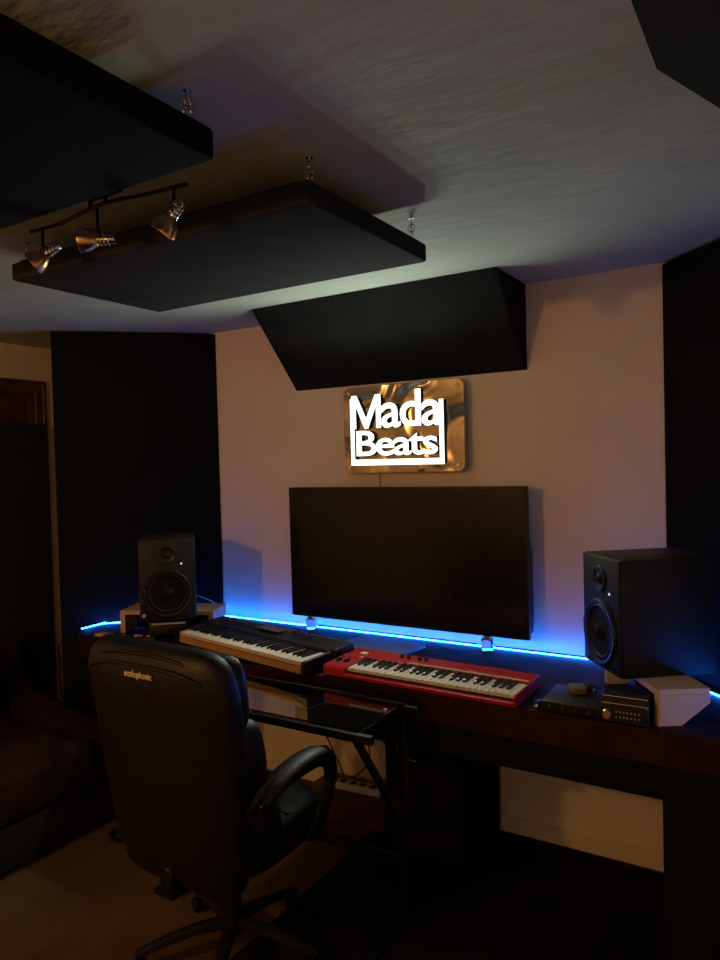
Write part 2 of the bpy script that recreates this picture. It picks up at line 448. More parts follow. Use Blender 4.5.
def glow(o):
    me = o.data; me.materials.append(MATS['sign_side']); me.materials.append(MATS['rubber'])
    for p in me.polygons: p.material_index = (0 if p.center.y < YT else 2) if abs(p.normal.y) > .7 else 1
    return o
bm = B(); text_bm(bm, 'ada', -.096, .224, .212, .385, YT, .005, .012, .90)
prism(bm, [(-.262, .214), (-.262, .375), (-.232, .375), (-.180, .262), (-.128, .375), (-.098, .375), (-.098, .214), (-.124, .214), (-.124, .322), (-.170, .214), (-.190, .214), (-.238, .326), (-.238, .214)], YT-.0025, YT+.0025, 'y'); glow(obj('sign_word', bm, 'sign_white', t, label='upper glowing word of the sign'))
bm = B(); text_bm(bm, 'Beats', -.238, .198, .080, .203, YT, .005, .014, .90); glow(obj('sign_word', bm, 'sign_white', t, label='lower glowing word of the sign'))
bm = B()
y0, y1 = YT-.0024, YT+.0024
prism(bm, [(-.270, .036), (.230, .034), (.230, .330), (.208, .330), (.208, .062), (-.249, .064), (-.249, .36), (-.270, .36)], y0, y1, 'y')
glow(obj('light_frame', bm, 'sign_white', t))
bm = B(); tube(bm, [(-.15, .045, .03), (-.15, .044, -.02), (-.149, .046, -.09)], .0018, 6, 4); obj('power_wire', bm, 'black_plastic', t)

# ------------------------------------------------------------------ television
t = thing('television', 'large switched-off flat television standing on the desk against the wall', 'television', (-1.601, -.12, .905))
bm = B(); box(bm, (-.626, .002, 0), (.626, .030, .655), .004, 2)
obj('bezel', bm, 'tv_bezel', t, smooth=40)
bm = B(); box(bm, (-.617, -.0015, .016), (.617, .003, .647)); obj('screen', bm, 'tv_screen', t)
bm = B()
prism(bm, [(.028, .008), (.085, .02), (.095, .10), (.090, .36), (.045, .46), (.028, .647)], -.618, .618, 'x')
obj('rear_housing', bm, 'tv_bezel', t, bev=.006)
def cylblock(x):
    a = B(); lathe(a, [(0, 0), (.026, 0), (.028, .004), (.028, .046), (.026, .050), (0, .050)], (x, .034, -.069), n=24); o = obj('acrylic_foot', a, 'clear_acrylic', t, smooth=40, label='clear acrylic foot under the television')
    a = B(); lathe(a, [(.020, .0505), (.020, .069)], (x, .034, -.069), n=20); obj('foot_cap', a, 'copper_foil', o, smooth=40)
cylblock(-.530); cylblock(.425)

# ------------------------------------------------------------------ desk
DH = .836
t = thing('desk', 'long dark red studio desk running along the back wall', 'desk', (-1.5, -.4, 0))
def DP(pts): return [(x+1.5, y+.4) for x, y in pts]
bm = B()
prism(bm, DP([(-3.25, -.470), (-3.25, -.630), (-3.10, -.712), (.272, -.712), (.272, -.744), (0, 0)][:4] + [(.240, -.712), (-.472, -.002), (-2.15, -.002), (-2.15, -.040), (-2.785, -.040)]), DH-.030, DH, 'z')
obj('desktop', bm, 'desk_red', t, bev=.002)
bm = B()
prism(bm, DP([(-3.25, -.630), (-3.112, -.7345), (.262, -.7345), (.245, -.712), (-3.105, -.712), (-3.235, -.61)]), .727, DH, 'z'); obj('front_fascia', bm, 'desk_red', t, bev=.003)
bm = B(); prism(bm, DP([(-3.25, -.470), (-3.25, -.628), (-3.232, -.612), (-3.232, -.456)]), .727, DH-.0305, 'z'); obj('side_fascia', bm, 'desk_red', t)
bm = B(); box(bm, (-1.70+1.5, -.728+.4, .622), (.245+1.5, -.716+.4, .7265)); obj('apron', bm, 'fabric_black', t, label='black fabric strip under the desk front')
for x0, x1, y in ((-3.2, -3.14, -.60), (-.99+.62, -.31, -.66), (-.1, -.04, -.66), (-2.55, -2.49, -.62)):
    bm = B(); box(bm, (x0+1.5, y-.03+.4, .004), (x1+1.5, y+.03+.4, DH-.031), .003, 1); obj('leg', bm, 'fabric_black', t, smooth=40)
bm = B(); box(bm, (-.355+1.5, -.726+.4, .004), (.235+1.5, -.700+.4, .7265)); obj('front_board', bm, 'fabric_black', t)

# LED strip along the back edge of the desk, in the corners too
led = thing('led_strip', 'glowing blue light strip along the back and side edges of the desk', 'light strip', (-1.5, 0, DH))
def ledrun(pts):
    bm = B(); sweep(bm, [(x+1.5, y, z-DH) for x, y, z in pts], [(-.002, 0), (.002, 0), (.002, .0025), (.001, .0035), (-.001, .0035), (-.002, .0025)]); obj('light_tube', bm, 'led_blue', led)
ledrun([(-2.850, -.052, DH+.001), (-1.90, -.046, DH+.001), (-.510, -.046, DH+.001)])
ledrun([(-3.240, -.622, DH+.001), (-3.240, -.464, DH+.001)])
ledrun([(-3.238, -.494, DH+.001), (-2.858, -.110, DH+.001)])
ledrun([(-.502, -.050, DH+.001), (.170, -.722, DH+.001)])

# ------------------------------------------------------------------ keyboards
def keys(parent, n_white, x0, y0, z0, kw=.0235, kl=.145, white='white_key', wh=.018):
    """keys start at local x0, front at y0, top at z0; copies share mesh data"""
    bm = B(); box(bm, (.0006, 0, -wh), (kw-.0006, kl, 0), .0015, 1); wk = obj('white_key', bm, white, parent)
    bm = B()
    prism(bm, [(.045, -.004), (kl, -.004), (kl, .010), (.060, .010), (.050, .007)], -.0055, .0055, 'x')
    bk = obj('black_key', bm, 'black_key', parent, bev=.001)
    wk.location = (x0, y0, z0); first = True
    for i in range(n_white):
        if i:
            c = wk.copy(); COL.objects.link(c); c.parent = parent; c.location = (x0+i*kw, y0, z0)
        if i % 7 in (0, 1, 3, 4, 5) and i < n_white-1:
            p = (x0+(i+1)*kw+{0: -.002, 1: .002, 3: -.003, 4: 0, 5: .003}[i % 7], y0, z0)
            if first: bk.location = p; first = False
            else:
                c = bk.copy(); COL.objects.link(c); c.parent = parent; c.location = p
# black 61-key keyboard on the left; local x to the right along its front
a1 = math.atan2(-.80+.60, -1.70+2.52)+R(2.7)
k1 = thing('music_keyboard', 'long black music keyboard with ivory keys, partly hidden behind the office chair', 'keyboard', (-2.112, -.682, DH), a1)
hl = .456
bm = B()
prism(bm, [(-.012, .010), (-.012, .030), (.135, .058), (.145, .072), (.268, .080), (.275, .072), (.275, .010)], -hl, hl, 'x')
k1b = obj('case', bm, 'black_plastic', k1, bev=.003)
# real key bed: end cheeks rise beside the keys
keys(k1, 36, -.408, -.016, .060, .0235, .150)
for x0, x1 in ((-hl-.001, -.411), (.441, hl+.001)):
    bm = B(); prism(bm, [(-.020, .008), (-.020, .050), (-.010, .062), (.130, .070), (.147, .082), (.16, .082), (.16, .008)], x0, x1, 'x'); obj('end_cheek', bm, 'black_plastic', k1, bev=.003)
bm = B(); box(bm, (-.408, -.019, .012), (.438, -.015, .040)); obj('key_slip', bm, 'tan_strip', k1, label='pale tan strip under the keys')
bm = B(); box(bm, (-.10, .185, .0825), (.06, .240, .0865), .002, 1); obj('display', bm, 'lcd_grey', k1)
for i, x in enumerate((.155, .185, .215, .255)):
    bm = B(); lathe(bm, [(.009, 0), (.0085, .016), (.0065, .019), (0, .019)], (x, .205, .0845), n=14); obj('knob', bm, 'black_plastic', k1, smooth=40)
for i in range(8):
    bm = B(); box(bm, (-.36+i*.03, .20, .0825), (-.34+i*.03, .216, .0875), .002, 1); obj('button', bm, 'dark_metal', k1)
bm = B(); box(bm, (.30, .266, .076), (.44, .270, .0815)); box(bm, (-.44, .266, .076), (.29, .270, .0815)); obj('rear_trim', bm, 'silver', k1)
for x in (-.42, .42):
    for y in (.02, .24):
        bm = B(); lathe(bm, [(.012, 0), (.012, .0105)], (x, y, 0), n=12); obj('rubber_foot', bm, 'rubber', k1)

# red 49-key controller
k2 = thing('music_keyboard', 'bright red four-octave keyboard controller on the desk in front of the television', 'keyboard', (-1.216, -.722, DH), R(-2))
hl = .400
bm = B(); prism(bm, [(-.008, .006), (-.012, .024), (.128, .034), (.136, .048), (.232, .054), (.240, .046), (.240, .006)], -hl, hl, 'x'); obj('case', bm, 'red_plastic', k2, bev=.004)
keys(k2, 29, -.292, -.006, .044, .0236, .130)
for x0, x1 in ((-hl-.001, -.296), (.396, hl+.001)):
    bm = B(); prism(bm, [(-.016, .006), (-.018, .036), (-.008, .045), (.130, .050), (.140, .052), (.150, .052), (.150, .006)], x0, x1, 'x'); obj('end_cheek', bm, 'red_plastic', k2, bev=.001)
bm = B(); prism(bm, [(-.022, .008), (-.024, .020), (-.014, .025), (-.004, .025), (-.004, .008)], -.296, .396, 'x'); obj('front_lip', bm, 'red_plastic', k2, bev=.002)
bm = B(); box(bm, (-.294, -.0075, .024), (.394, -.0065, .032)); obj('key_shadow_gap', bm, 'black_plastic', k2)
bm = B(); box(bm, (-.10, .140, .0490), (.39, .1425, .0535)); obj('panel_line', bm, 'label_white', k2, label='thin pale line printed behind the keys')
for x in (-.372, -.335):
    bm = B(); lathe(bm, [(.018, -.006), (.020, 0), (.018, .006)], (x, .055, .042), (1, 0, 0), 18); obj('control_wheel', bm, 'black_plastic', k2, smooth=40)
bm = B(); box(bm, (-.345, .165, .048), (-.312, .187, .0545), .001, 1); obj('display', bm, 'label_white', k2, label='small pale display')
for i, (x, z) in enumerate(((-.385, .100), (-.360, .100), (-.335, .100), (-.315, .118))):
    bm = B(); box(bm, (x, z, .046), (x+.013, z+.009, .0535), .001, 1); obj('button', bm, 'white_plastic' if i == 3 else 'red_plastic', k2)
for i in range(4):
    bm = B(); lathe(bm, [(.008, 0), (.0075, .013), (.006, .015), (0, .015)], (-.16+i*.030+(.02 if i > 1 else 0), .195, .050), n=12); obj('knob', bm, 'black_plastic', k2, smooth=40)
for i in range(8):
    bm = B(); box(bm, (.10+i*.031, .185, .0500), (.120+i*.031, .212, .0555), .002, 1); obj('button', bm, 'red_plastic', k2)
for x in (-.36, .36):
    for y in (.02, .21):
        bm = B(); lathe(bm, [(.012, 0), (.012, .0065)], (x, y, 0), n=12); obj('rubber_foot', bm, 'rubber', k2)

# ------------------------------------------------------------------ laptop
t = thing('laptop', 'closed silver laptop lying on the desk under the television', 'laptop', (-1.625, -.262, DH), R(-9))
bm = B(); prism(bm, rrect(.350, .235, .012, 4), .002, .010, 'z'); obj('base', bm, 'silver', t, bev=.001)
bm = B(); prism(bm, rrect(.350, .235, .012, 4), .0108, .0158, 'z'); obj('lid', bm, 'silver', t, bev=.001)
bm = B(); prism(bm, rrect(.342, .227, .012, 4), .0098, .0110, 'z'); obj('seam', bm, 'black_plastic', t)
bm = B()
pts = []
for i in range(28):
    a = 2*PI*i/28; r = .0125*(1+.10*math.cos(2*a)); x = r*math.cos(a); y = r*math.sin(a)*.98
    if abs(a-PI/2) < .35: y -= .0025*(1-abs(a-PI/2)/.35)
    if abs(a-3*PI/2) < .35: y += .0015*(1-abs(a-3*PI/2)/.35)
    if a < .55 or a > 2*PI-.45: x -= .0045
    pts.append((x+.0, y+.0))
prism(bm, pts, .0157, .0162, 'z'); prism(bm, [(.001, .0135), (.006, .0150), (.0065, .0205), (.0015, .0180)], .0157, .0162, 'z')
obj('lid_emblem', bm, 'logo_grey', t, label='small bitten-fruit emblem on the lid')
for x in (-.15, .15):
    for y in (-.10, .10):
        bm = B(); lathe(bm, [(.007, 0), (.007, .0025)], (x, y, 0), n=10); obj('rubber_foot', bm, 'rubber', t)

# ------------------------------------------------------------------ speakers
def speaker(label, loc, rz):
    """two-way monitor, front face centre-bottom at the origin looking to -y"""
    t = thing('studio_speaker', label, 'speaker', loc, rz)
    W, H, D = .264, .388, .33
    bm = B(); box(bm, (-W/2, .0, 0), (W/2, D, H), .006, 2); obj('cabinet', bm, 'speaker_vinyl', t, smooth=40)
    bm = B(); box(bm, (-W/2+.003, -.008, .003), (W/2-.003, .001, H-.003), .004, 2); obj('front_baffle', bm, 'speaker_vinyl', t, smooth=40)
    wz = .130
    bm = B(); lathe(bm, [(.113, 0), (.113, .006), (.108, .012), (.098, .010), (.094, .002), (.094, .0)], (0, -.008, wz), (0, -1, 0), 40, close=False)
    rg = obj('woofer', bm, 'black_plastic', t, smooth=40)
    bm = B(); lathe(bm, [(.096, .004), (.092, .010), (.084, .010), (.079, .003)], (0, -.008, wz), (0, -1, 0), 40, close=False); obj('surround', bm, 'rubber', rg, smooth=60)
    bm = B(); lathe(bm, [(.080, .004), (.050, .0035), (.033, .002), (.028, .003), (.022, .012), (.012, .019), (0, .021)], (0, -.008, wz), (0, -1, 0), 40, close=False); obj('cone', bm, 'speaker_cone', rg, smooth=60)
    for a in (80, -100, 170, -10):
        bm = B(); lathe(bm, [(.0045, 0), (.004, .002), (0, .002)], (.107*math.cos(R(a)), -.019, wz+.107*math.sin(R(a))), (0, -1, 0), 10); obj('screw', bm, 'chrome', rg)
    tz = .312
    bm = B(); lathe(bm, [(.046, 0), (.045, .005), (.040, .007), (.028, .002), (.020, -.001), (.015, .000)], (0, -.008, tz), (0, -1, 0), 32, close=False)
    tw = obj('tweeter', bm, 'black_plastic', t, smooth=40)
    bm = B(); lathe(bm, [(.017, .000), (.014, .006), (.008, .010), (0, .011)], (0, -.008, tz), (0, -1, 0), 24, close=False); obj('dome', bm, 'rubber', tw, smooth=60)
    bm = B(); lathe(bm, [(.0045, 0), (.004, .002), (0, .0025)], (.066, -.008, .268), (0, -1, 0), 10); obj('power_light', bm, 'status_light', t)
    bm = B(); box(bm, (-.09, -.0085, .012), (.09, -.0075, .024), .003, 1); obj('bass_port', bm, 'rubber', t, smooth=40)
    bm = B(); box(bm, (-.08, D, .05), (.08, D+.004, .30)); obj('rear_plate', bm, 'dark_metal', t)
    return t
ZR = DH+.115
sL = speaker('black two-way studio speaker on the left riser, facing the camera', (-2.566, -.640, ZR), R(45))
sR = speaker('black two-way studio speaker on the right riser, turned side-on', (-.575, -.541, ZR), R(-50.7))
bm = B(); lathe(bm, [(.009, 0), (.008, .008), (0, .010)], (-.112, -.008, .030), (0, -1, 0), 14); obj('volume_knob', bm, 'cork', sL, smooth=40, label='tan knob at the lower left of the front')

def riser(label, loc, rz, W, D, side='white_melamine'):
    """open wooden shelf: top board, two upright boards; front-right foot at x=+W/2"""
    t = thing('speaker_riser', label, 'speaker stand', loc, rz)
    h = .1145
    bm = B(); box(bm, (-W/2, .006, h-.017), (W/2, D, h)); obj('top_board', bm, side, t, bev=.001)
    bm = B(); box(bm, (-W/2, 0, h-.020), (W/2, .0058, h)); obj('edge_band', bm, 'wood_birch', t, label='bare pale wood front edge of the top')
    for s in (-1, 1):
        x0, x1 = sorted((s*W/2, s*(W/2-.026)))
        bm = B(); prism(bm, [(.006, 0), (D*.45, 0), (D, h*.6), (D, h-.0175), (.006, h-.0175)], x0, x1, 'x'); b_ = obj('side_board', bm, side, t, bev=.001)
        bm = B(); box(bm, (x0, 0, 0), (x1, .0058, h-.0205)); obj('edge_band', bm, 'wood_birch', t, label='bare pale wood front edge of an upright')
    bm = B(); box(bm, (-W/2+.027, D*.62, .001), (W/2-.027, D*.62+.010, h-.018)); obj('back_board', bm, 'fabric_black', t)
    return t
riser('pale wooden riser shelf under the left speaker, behind the office chair', (-2.745, -.490, DH), R(22.8), .50, .20, 'wood_birch')
riser('white riser shelf with bare wood edge under the right speaker', (-.500, -.508, DH), R(-57), .45, .165)

# black desktop stand feet under the left speaker front with white strip
t = thing('desktop_rack_unit', 'low black audio unit with a white front strip under the left speaker', 'audio unit', (-2.622, -.590, DH), R(40))
bm = B(); box(bm, (-.095, -.002, .030), (.095, .07, .093), .004, 2); obj('case', bm, 'black_plastic', t, smooth=40)
bm = B(); box(bm, (-.080, -.0045, .080), (.080, -.002, .088)); obj('white_strip', bm, 'label_white', t, label='long white strip across the front')
for x in (-.080, .080):
    bm = B(); box(bm, (x-.012, .0, 0), (x+.012, .03, .0295)); box(bm, (x-.012, .045, 0), (x+.012, .065, .0295)); obj('foot', bm, 'black_plastic', t)
# small controller with pale buttons between the chair and the left riser
t = thing('button_controller', 'small dark controller with pale buttons in front of the left speaker', 'controller', (-2.815, -.665, DH), R(16))
bm = B(); box(bm, (-.14, -.035, 0), (.16, .035, .020), .004, 2); obj('case', bm, 'black_plastic', t, smooth=40)
for x, w_ in ((-.10, .022), (-.035, .022), (.03, .026), (.062, .010), (.10, .030)):
    bm = B(); box(bm, (x, -.012, .0195), (x+w_, .008, .026), .002, 1); obj('button', bm, 'white_key' if x > 0 else 'olive_box', t, smooth=40)
t = thing('wooden_block', 'small tan wooden block lying left of the left riser', 'block', (-2.995, -.668, DH), R(10))
bm = B(); prism(bm, [(-.05, -.02), (.03, -.028), (.045, 0), (.03, .026), (-.04, .02)], 0, .014, 'z'); obj('block', bm, 'wood_birch', t, bev=.003)

# ------------------------------------------------------------------ gear on the right of the desk
t = thing('audio_interface', 'flat matt black audio interface on the desk left of the push-button box', 'audio unit', (-.650, -.640, DH), R(2))
bm = B(); box(bm, (-.085, -.095, .004), (.105, .10, .042), .004, 2); obj('case', bm, 'black_plastic', t, smooth=40)
bm = B(); box(bm, (-.078, -.0975, .010), (.098, -.0945, .036), .002, 1); obj('front_panel', bm, 'dark_metal', t, smooth=40)
for i in range(4):
    bm = B(); lathe(bm, [(.008, 0), (.007, .012), (0, .013)], (-.055+i*.042, -.0975, .023), (0, -1, 0), 14); obj('knob', bm, 'black_plastic', t, smooth=40)
for x in (-.07, .09):
    for y in (-.08, .08):
        bm = B(); lathe(bm, [(.008, 0), (.008, .0045)], (x, y, 0), n=10); obj('rubber_foot', bm, 'rubber', t)
t = thing('jack_adapter', 'small dark plug with a silver tip beside the audio interface', 'plug', (-.752, -.735, DH), R(10))
bm = B(); lathe(bm, [(.011, 0), (.012, .004), (.012, .040), (.008, .046), (0, .046)], (0, .02, .0125), (0, 1, 0), 16); obj('body', bm, 'rubber', t, smooth=40)
bm = B(); lathe(bm, [(0, -.016), (.006, -.014), (.008, -.004), (.008, .0)], (0, .020, .0125), (0, 1, 0), 14); obj('silver_tip', bm, 'chrome', t, smooth=40)
t = thing('small_device', 'small olive grey box with a strap lying on the audio interface', 'device', (-.640, -.605, DH+.0425), R(28))
bm = B(); box(bm, (-.035, -.030, 0), (.035, .030, .024), .006, 2); obj('body', bm, 'olive_box', t, smooth=40)
bm = B(); box(bm, (.015, -.031, .004), (.036, .031, .027), .003, 2); obj('dark_cap', bm, 'rubber', t, smooth=40)
bm = B(); tube(bm, [(.03, .02, .020), (.05, .028, .012), (.062, .01, .006), (.05, -.01, .004)], .0035, 6, 4); obj('strap', bm, 'rubber', t, smooth=60)

t = thing('monitor_controller', 'black box with brass knob and two rows of tiny buttons under the right speaker', 'audio unit', (-.470, -.731, DH), R(2))
bm = B(); prism(bm, [(0, .004), (0, .062), (.012, .082), (.080, .082), (.086, .076), (.086, .004)], -.070, .070, 'x'); obj('case', bm, 'black_plastic', t, bev=.003)
bm = B(); tube(bm, [(-.068, .012, .083), (.068, .012, .083)], .0018, 6, 0); tube(bm, [(-.070, .000, .064), (.070, .000, .064)], .0015, 6, 0); tube(bm, [(-.068, .012, .083), (-.066, .078, .083)], .0015, 6, 0)
obj('chrome_edge', bm, 'chrome', t, smooth=60)
bm = B(); lathe(bm, [(.0035, 0), (.003, .003), (0, .003)], (.066, -.001, .060), (0, -1, 0), 10); obj('silver_screw', bm, 'chrome', t)
bm = B(); lathe(bm, [(.016, 0), (.0155, .012), (.012, .016), (0, .016)], (-.052, 0, .030), (0, -1, 0), 24); obj('volume_knob', bm, 'brass', t, smooth=40)
for r_ in range(2):
    for i in range(7):
        bm = B(); box(bm, (-.028+i*.0112, -.003, .020+r_*.016), (-.022+i*.0112, .0005, .026+r_*.016), .001, 1); obj('button', bm, 'silver', t)
for x in (.058,):
    bm = B(); lathe(bm, [(.011, 0), (.010, .008), (0, .009)], (x, 0, .024), (0, -1, 0), 16); obj('small_dial', bm, 'rubber', t, smooth=40)

# speaker cable from the left speaker to the wall and along the desk
bm = B(); tube(bm, [(-2.712, -.305, 1.000), (-2.685, -.21, .950), (-2.705, -.105, .880), (-2.70, -.078, .841), (-2.55, -.078, .8395), (-2.35, -.082, .8395), (-2.20, -.10, .8395)], .0024, 6, 8)
tag(obj('cable', bm, 'silver', smooth=60), 'thin grey cable sloping from the left speaker down to the desk corner', 'cable')

# ------------------------------------------------------------------ glass computer table
t = thing('glass_table', 'small clear glass table with a black metal frame, under the desk edge', 'table', (-1.50, -.95, 0))
def G(x, y, z): return (x+1.5, y+.95, z)
bm = B(); prism(bm, [(p[0]+1.5, p[1]+.95) for p in ((-2.06, -1.09), (-1.235, -1.09), (-1.215, -.775), (-2.08, -.775))], .799, .805, 'z'); obj('glass_top', bm, 'glass', t, bev=.001)
bm = B(); box(bm, G(-2.12, -.800, .772), G(-1.165, -.776, .7985), .003, 1); obj('rear_rail', bm, 'dark_metal', t, smooth=40)
bm = B(); box(bm, G(-2.12, -1.112, .772), G(-1.170, -1.086, .7985), .003, 1); obj('front_rail', bm, 'dark_metal', t, smooth=40)
for x in (-1.235, -2.08):
    bm = B(); box(bm, G(x-.016, -.792, .0265), G(x+.016, -.768-.0, .7715), .003, 1); obj('post', bm, 'dark_metal', t, smooth=40)
    bm = B(); sweep(bm, [G(x, -1.095, .774), G(x, -.792, .36)], [(-.009, -.011), (.009, -.011), (.009, .011), (-.009, .011)], up=(0, 1, 0)); obj('diagonal_brace', bm, 'dark_metal', t)
    bm = B(); box(bm, G(x-.018, -1.09, .0085), G(x+.018, -.76, .026), .004, 1); obj('foot_bar', bm, 'dark_metal', t, smooth=40)
bm = B(); box(bm, G(-2.07, -.790, .20), G(-1.24, -.770, .24), .003, 1); obj('cross_bar', bm, 'dark_metal', t, smooth=40)
for x, y in ((-1.245, -.885), (-1.93, -.875)):
    bm = B(); lathe(bm, [(.011, 0), (.011, .005), (.008, .008), (0, .009)], G(x, y, .8052), n=16); obj('standoff_cap', bm, 'chrome', t, smooth=40)
    bm = B(); box(bm, G(x-.006, y-.19, .775), G(x+.006, y+.085, .787)); obj('side_rail', bm, 'dark_metal', t)

# ------------------------------------------------------------------ under the desk
t = thing('equipment_rack', 'black equipment case with chrome handles against the wall under the desk', 'rack', (-1.33, -.23, .004))
bm = B(); box(bm, (-.19, -.19, .012), (.175, .20, .60), .005, 2); obj('case', bm, 'fabric_black', t, smooth=40)
bm = B(); tube(bm, [(-.12, -.190, .46), (-.12, -.212, .46), (-.12, -.212, .53), (-.12, -.190, .53)], .004, 8, 0); obj('handle', bm, 'chrome', t, smooth=60, label='upright chrome handle')
bm = B(); tube(bm, [(-.10, -.190, .43), (-.10, -.208, .43), (-.03, -.208, .43), (-.03, -.190, .43)], .004, 8, 0); obj('handle', bm, 'chrome', t, smooth=60, label='level chrome handle')
for z in (.06, .18, .30):
    bm = B(); box(bm, (-.17, -.194, z), (.155, -.1905, z+.10), .002, 1); obj('rack_unit', bm, 'black_plastic', t, smooth=40)
for x in (-.15, .13):
    bm = B(); box(bm, (x-.012, -.15, 0), (x+.012, .15, .0125)); obj('foot', bm, 'rubber', t)

t = thing('storage_box', 'low wooden box against the wall under the glass table', 'box', (-1.83, -.20, 0))
bm = B(); box(bm, (-.22, -.09, 0), (.22, .13, .095), .003, 1); obj('body', bm, 'door_wood', t, smooth=40)
bm = B(); box(bm, (-.225, -.095, .0955), (.225, .135, .110), .003, 1); obj('lid', bm, 'door_wood', t, smooth=40)
t = thing('power_strip', 'pale power strip lying on the low box under the glass table', 'power strip', (-1.80, -.19, .1105), R(4))
bm = B(); box(bm, (-.12, -.028, 0), (.12, .028, .034), .006, 2); obj('body', bm, 'white_plastic', t, smooth=40)
for i in range(4):
    bm = B(); lathe(bm, [(.019, 0), (.019, .0015)], (-.085+i*.052, 0, .0335), n=18); obj('socket', bm, 'rubber', t)
for i, (pts, lb) in enumerate([
    ([(-2.05, -.65, .79), (-2.12, -.35, .60), (-2.08, -.14, .40), (-1.98, -.12, .22), (-1.90, -.17, .16)], 'leftmost black cable hanging under the desk behind the armrest'),
    ([(-1.95, -.60, .79), (-1.92, -.30, .55), (-1.86, -.10, .42), (-1.78, -.12, .25), (-1.84, -.19, .16)], 'second black cable from the left hanging under the desk'),
    ([(-1.86, -.55, .79), (-1.76, -.25, .52), (-1.70, -.12, .34), (-1.64, -.12, .22), (-1.70, -.19, .16)], 'black cable looping down to the right end of the power strip'),
    ([(-1.75, -.60, .79), (-1.66, -.30, .52), (-1.60, -.16, .30), (-1.565, -.20, .14), (-1.56, -.30, .01)], 'black cable hanging nearest the diagonal table brace')]):
    bm = B(); tube(bm, [(a, b, min(c, .80)) for a, b, c in pts], .0035, 6, 6); tag(obj('cable', bm, 'rubber', smooth=60), lb, 'cable')

# ------------------------------------------------------------------ black sheet added in place of floor shade
bm = B(); prism(bm, [(-1.66, -2.95), (.25, -2.95), (.25, -.80), (-.48, -.03), (-1.66, -.03)], 0, .004, 'z'); tag(obj('shade_sheet', bm, 'shade_sheet_black', smooth=40), 'black sheet added for the dark shade on the floor under the desk and chairs', 'shade_sheet')

# ------------------------------------------------------------------ office chair (faces the desk)
ch = thing('office_chair', 'black leather executive office chair seen from behind with a maker\'s word on its back', 'chair', (-1.665, -1.240, .004), 0)
def superring(cx, cy, cz, hw, hd, n=28, e=3.2, bow=0.0, tilt=0):
    out = []
    for i in range(n):
        a = 2*PI*i/n; c, s = math.cos(a), math.sin(a)
        x = hw*math.copysign(abs(c)**(2/e), c); y = hd*math.copysign(abs(s)**(2/e), s)
        out.append(Vector((cx+x, cy+y+bow*(x/hw)**2, cz)))
    return out
# backrest shell: rows from bottom to top (z, half width, half depth, y, bow)
rows = [(.385, .17, .030, -.205, .01), (.405, .235, .050, -.215, .01), (.46, .262, .064, -.225, .015), (.60, .275, .070, -.242, .015), (.72, .284, .072, -.258, .018),
        (.84, .292, .074, -.270, .02), (.95, .298, .074, -.284, .02), (1.04, .300, .072, -.300, .02), (1.10, .294, .068, -.308, .018), (1.145, .272, .052, -.312, .015), (1.165, .225, .034, -.314, .01), (1.174, .150, .016, -.314, .01)]
bm = B(); loft(bm, [superring(0, y, z, hw, hd, bow=b) for z, hw, hd, y, b in rows]); obj('backrest', bm, 'leather_black', ch, smooth=180, sub=1)
# puffed pillow cushions on the inner side
def pillow(z0, z1, hw, y0, d, name='back_cushion'):
    bm = B(); n = 7; rs = []
    for i in range(n):
        f = i/(n-1); k = math.sin(PI*min(max(f, .05), .95))**.28
        z = z0+(z1-z0)*f; rs.append(superring(0, y0-(z-.5)*.11, z, hw*(.85+.15*k), d*k, bow=.045))
    loft(bm, rs); return obj(name, bm, 'leather_black', ch, smooth=180, sub=1)
pillow(.90, 1.155, .290, -.215, .062, 'headrest_cushion'); pillow(.68, .95, .294, -.180, .085); pillow(.46, .73, .288, -.145, .105)
# rear seams that arch under the top edge
for zz, hw, yo in ((1.150, .205, .012), (1.118, .232, .0)):
    bm = B(); pts = []
    for i in range(15):
        x = -hw+2*hw*i/14
        k = (x/hw)**2; pts.append((x, -.376+.026*k*k+yo, zz-.030*k*k-.004*k))
    tube(bm, pts, .0055, 8, 2); obj('rear_seam', bm, 'leather_black', ch, smooth=60)
bm = B(); text_bm(bm, 'ecolophonic', -.050, .066, 1.076, 1.102, -.3765, .0024, .012); obj('maker_word', bm, 'logo_print', ch, label='small pale embroidered word ecolophonic')
for o_ in S.objects:
    if o_.parent == ch: o_.location.z -= .022
# seat
bm = B()
loft(bm, [superring(0, .01, z, hw, hd) for z, hw, hd in ((.395, .20, .20), (.405, .25, .245), (.44, .268, .262), (.49, .272, .266), (.525, .262, .256), (.540, .235, .232), (.546, .16, .16))])
obj('seat', bm, 'leather_black', ch, smooth=180, sub=1)
bm = B()
for x in (-.09, .09): tube(bm, [(x, -.22, .547), (x*1.05, .0, .553), (x*1.05, .22, .535)], .005, 6, 4)
tube(bm, [(-.24, .02, .538), (0, .02, .5535), (.24, .02, .538)], .005, 6, 4)
obj('seat_seam', bm, 'leather_black', ch, smooth=60)
